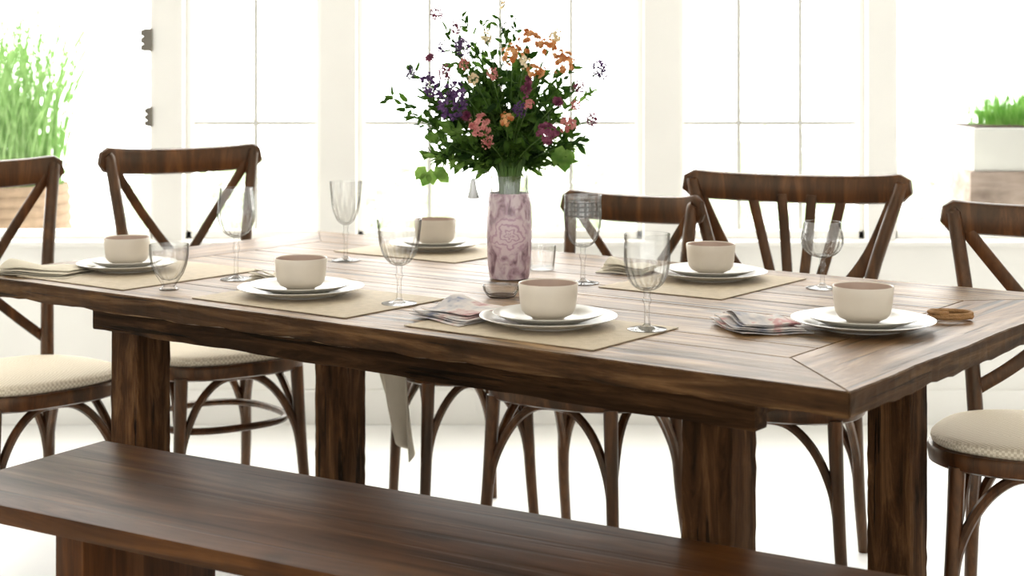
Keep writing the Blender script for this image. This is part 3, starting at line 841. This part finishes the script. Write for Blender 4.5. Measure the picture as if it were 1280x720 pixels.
for i, (pts, dy) in enumerate((([(536, 211), (526, 206), (550, 214), (545, 206), (533, 216)], -.08), ([(697, 183), (690, 192), (706, 190), (700, 205)], -.06))):
    rnd = random.Random(700+i); tgt = bouquet_at(pts[0][0], pts[0][1]-8, dy)
    e = thing('leafy_sprig', 'trailing light green broad leaves drooping from the vase', 'foliage', VP, 0, 'leafy sprigs in the vase')
    path = stem_path(tgt, rnd, 1)
    bm = bmesh.new(); sweep(bm, path, circ(5), (1, 0, 0), lambda t: .0015-.0006*t); finish(bm, 'stem', M_stem, e)
    bm = bmesh.new()
    for (u, v) in pts:
        p = bouquet_at(u, v, dy)-VP
        add_leaf(bm, p.lerp(path[-1], .4), p-path[-1]+Vector((rnd.uniform(-.01, .01), 0, -.01)), Vector((0, -1, .1)), .038, .032)
    finish(bm, 'leaves', M_green2, e, smooth=False)
bm = bmesh.new()
c = Vector((-.083, -.052, .19))
lathe_bm(bm, [(0, .045), (.004, .044), (.007, .034), (.010, .016), (.015, .002), (.016, 0), (.013, .002), (.008, .016), (0, .03)], 20, tuple(c))
sweep(bm, cr([c+Vector((0, 0, .044)), c+Vector((.015, .015, .058)), Vector((-.046, -.022, .248)), Vector((-.037, -.019, .242))], 6), circ(6), (1, 0, 0), lambda t: .0011)
tag(finish(bm, 'silver_bell_charm', M_silver, loc=VP), 'small silver bell charm hanging from the vase lip', 'ornament')

# ------------------------------------------------------------------ outdoors
def blades(parent, name, cx, cy, z0, rx, ry, hmin, hmax, n, wd, lean, mat, seed):
    rnd = random.Random(seed); bm = bmesh.new()
    for k in range(n):
        a = rnd.uniform(0, 6.283); q = math.sqrt(rnd.random())
        x = rx*q*math.cos(a); y = ry*q*math.sin(a); h = rnd.uniform(hmin, hmax)
        dx = rnd.uniform(-lean, lean)+x*.8; dyy = rnd.uniform(-lean, lean)*.6
        p = cr([(cx+x, cy+y, z0), (cx+x+dx*.2*h, cy+y+dyy*.2*h, z0+h*.5), (cx+x+dx*.6*h, cy+y+dyy*.6*h, z0+h*.85), (cx+x+dx*h, cy+y+dyy*h, z0+h)], 4)
        sweep(bm, p, [(wd, 0), (0, wd*.25), (-wd, 0), (0, -wd*.25)], (1, rnd.uniform(-.5, .5), 0), lambda t: max(.05, 1-t**2))
    o = finish(bm, name, mat, parent); o['kind'] = 'stuff'; return o

e = thing('potted_grass', 'tall reedy green grass in a rounded woven tan planter on the terrace', 'potted plant', (-2.03, 6.3, 0))
prof = [(0, 0), (.15, 0)]
for k in range(19):
    z = .02+k*.04; r = .20+.055*math.sin(min(1, z/.76)*2.2)
    prof += [(r, z), (r+.007, z+.014), (r+.007, z+.026), (r, z+.04)]
prof += [(.245, .775), (.22, .775), (.21, .74), (0, .74)]
lathe('pot', prof, M_tan, e)
lathe('soil', [(0, .742), (.208, .742), (.208, .752), (0, .756)], M_soil, e)
blades(e, 'grass', .03, 0, .752, .20, .17, .35, .88, 400, .0034, .5, M_gr, 5)

e = thing('planter_stand', 'white painted pedestal under the grass planter', 'stand', (2.02, 6.0, 0))
box('base', M_box, -.24, .26, -.18, .18, 0, .05, .006, e); box('body', M_box, -.21, .24, -.15, .15, .05, .72, .006, e)
e = thing('grass_planter', 'whitewashed wooden box of bright wheatgrass with weathered timber base', 'potted plant', (2.02, 6.0, .72))
box('timber_base', wood('weathered_timber', [lin(122, 108, 98), lin(152, 138, 128), lin(182, 170, 160)], 'X', .8, 1, 8, .3, False, .2, 0, (1, 1, 1, 1)), -.33, .34, -.19, .19, 0, .14, .008, e)
box('box', M_box, -.315, .32, -.18, .18, .14, .30, .006, e)
box('soil', M_soil, -.30, .305, -.165, .165, .30, .307, 0, e)
blades(e, 'grass', 0, 0, .303, .28, .15, .06, .15, 1000, .0016, .25, M_gr2, 9)

for i, (x, y, rx, rz) in enumerate(((-1.8, 9.2, .42, .42), (-.75, 9.6, .40, .36), (.4, 9.4, .45, .40), (1.5, 9.1, .45, .44), (2.6, 9.5, .45, .40))):
    rnd = random.Random(900+i); bm = bmesh.new()
    for k in range(1100):
        q = rv(rnd).normalized()*rnd.uniform(.6, 1)
        p = Vector((q.x*rx, q.y*.35, .42+q.z*rz))
        if p.z < .08: continue
        add_leaf(bm, p, q+rv(rnd)*.6, rv(rnd).normalized(), .08, .05)
    for k in range(5):
        sweep(bm, cr([(rnd.uniform(-.06, .06), 0, 0), (rnd.uniform(-.15, .15), rnd.uniform(-.1, .1), .2), (rnd.uniform(-.3, .3)*rx*2, rnd.uniform(-.1, .1), .45)], 4), circ(6), (1, 0, 0), lambda t: .012*(1-.6*t))
    tag(finish(bm, 'garden_shrub', M_hedge, loc=(x, y, -.005), smooth=False), 'green shrub beyond the windows, daylight washout put into its leaf colour', 'shrub', 'garden shrubs outside the windows')
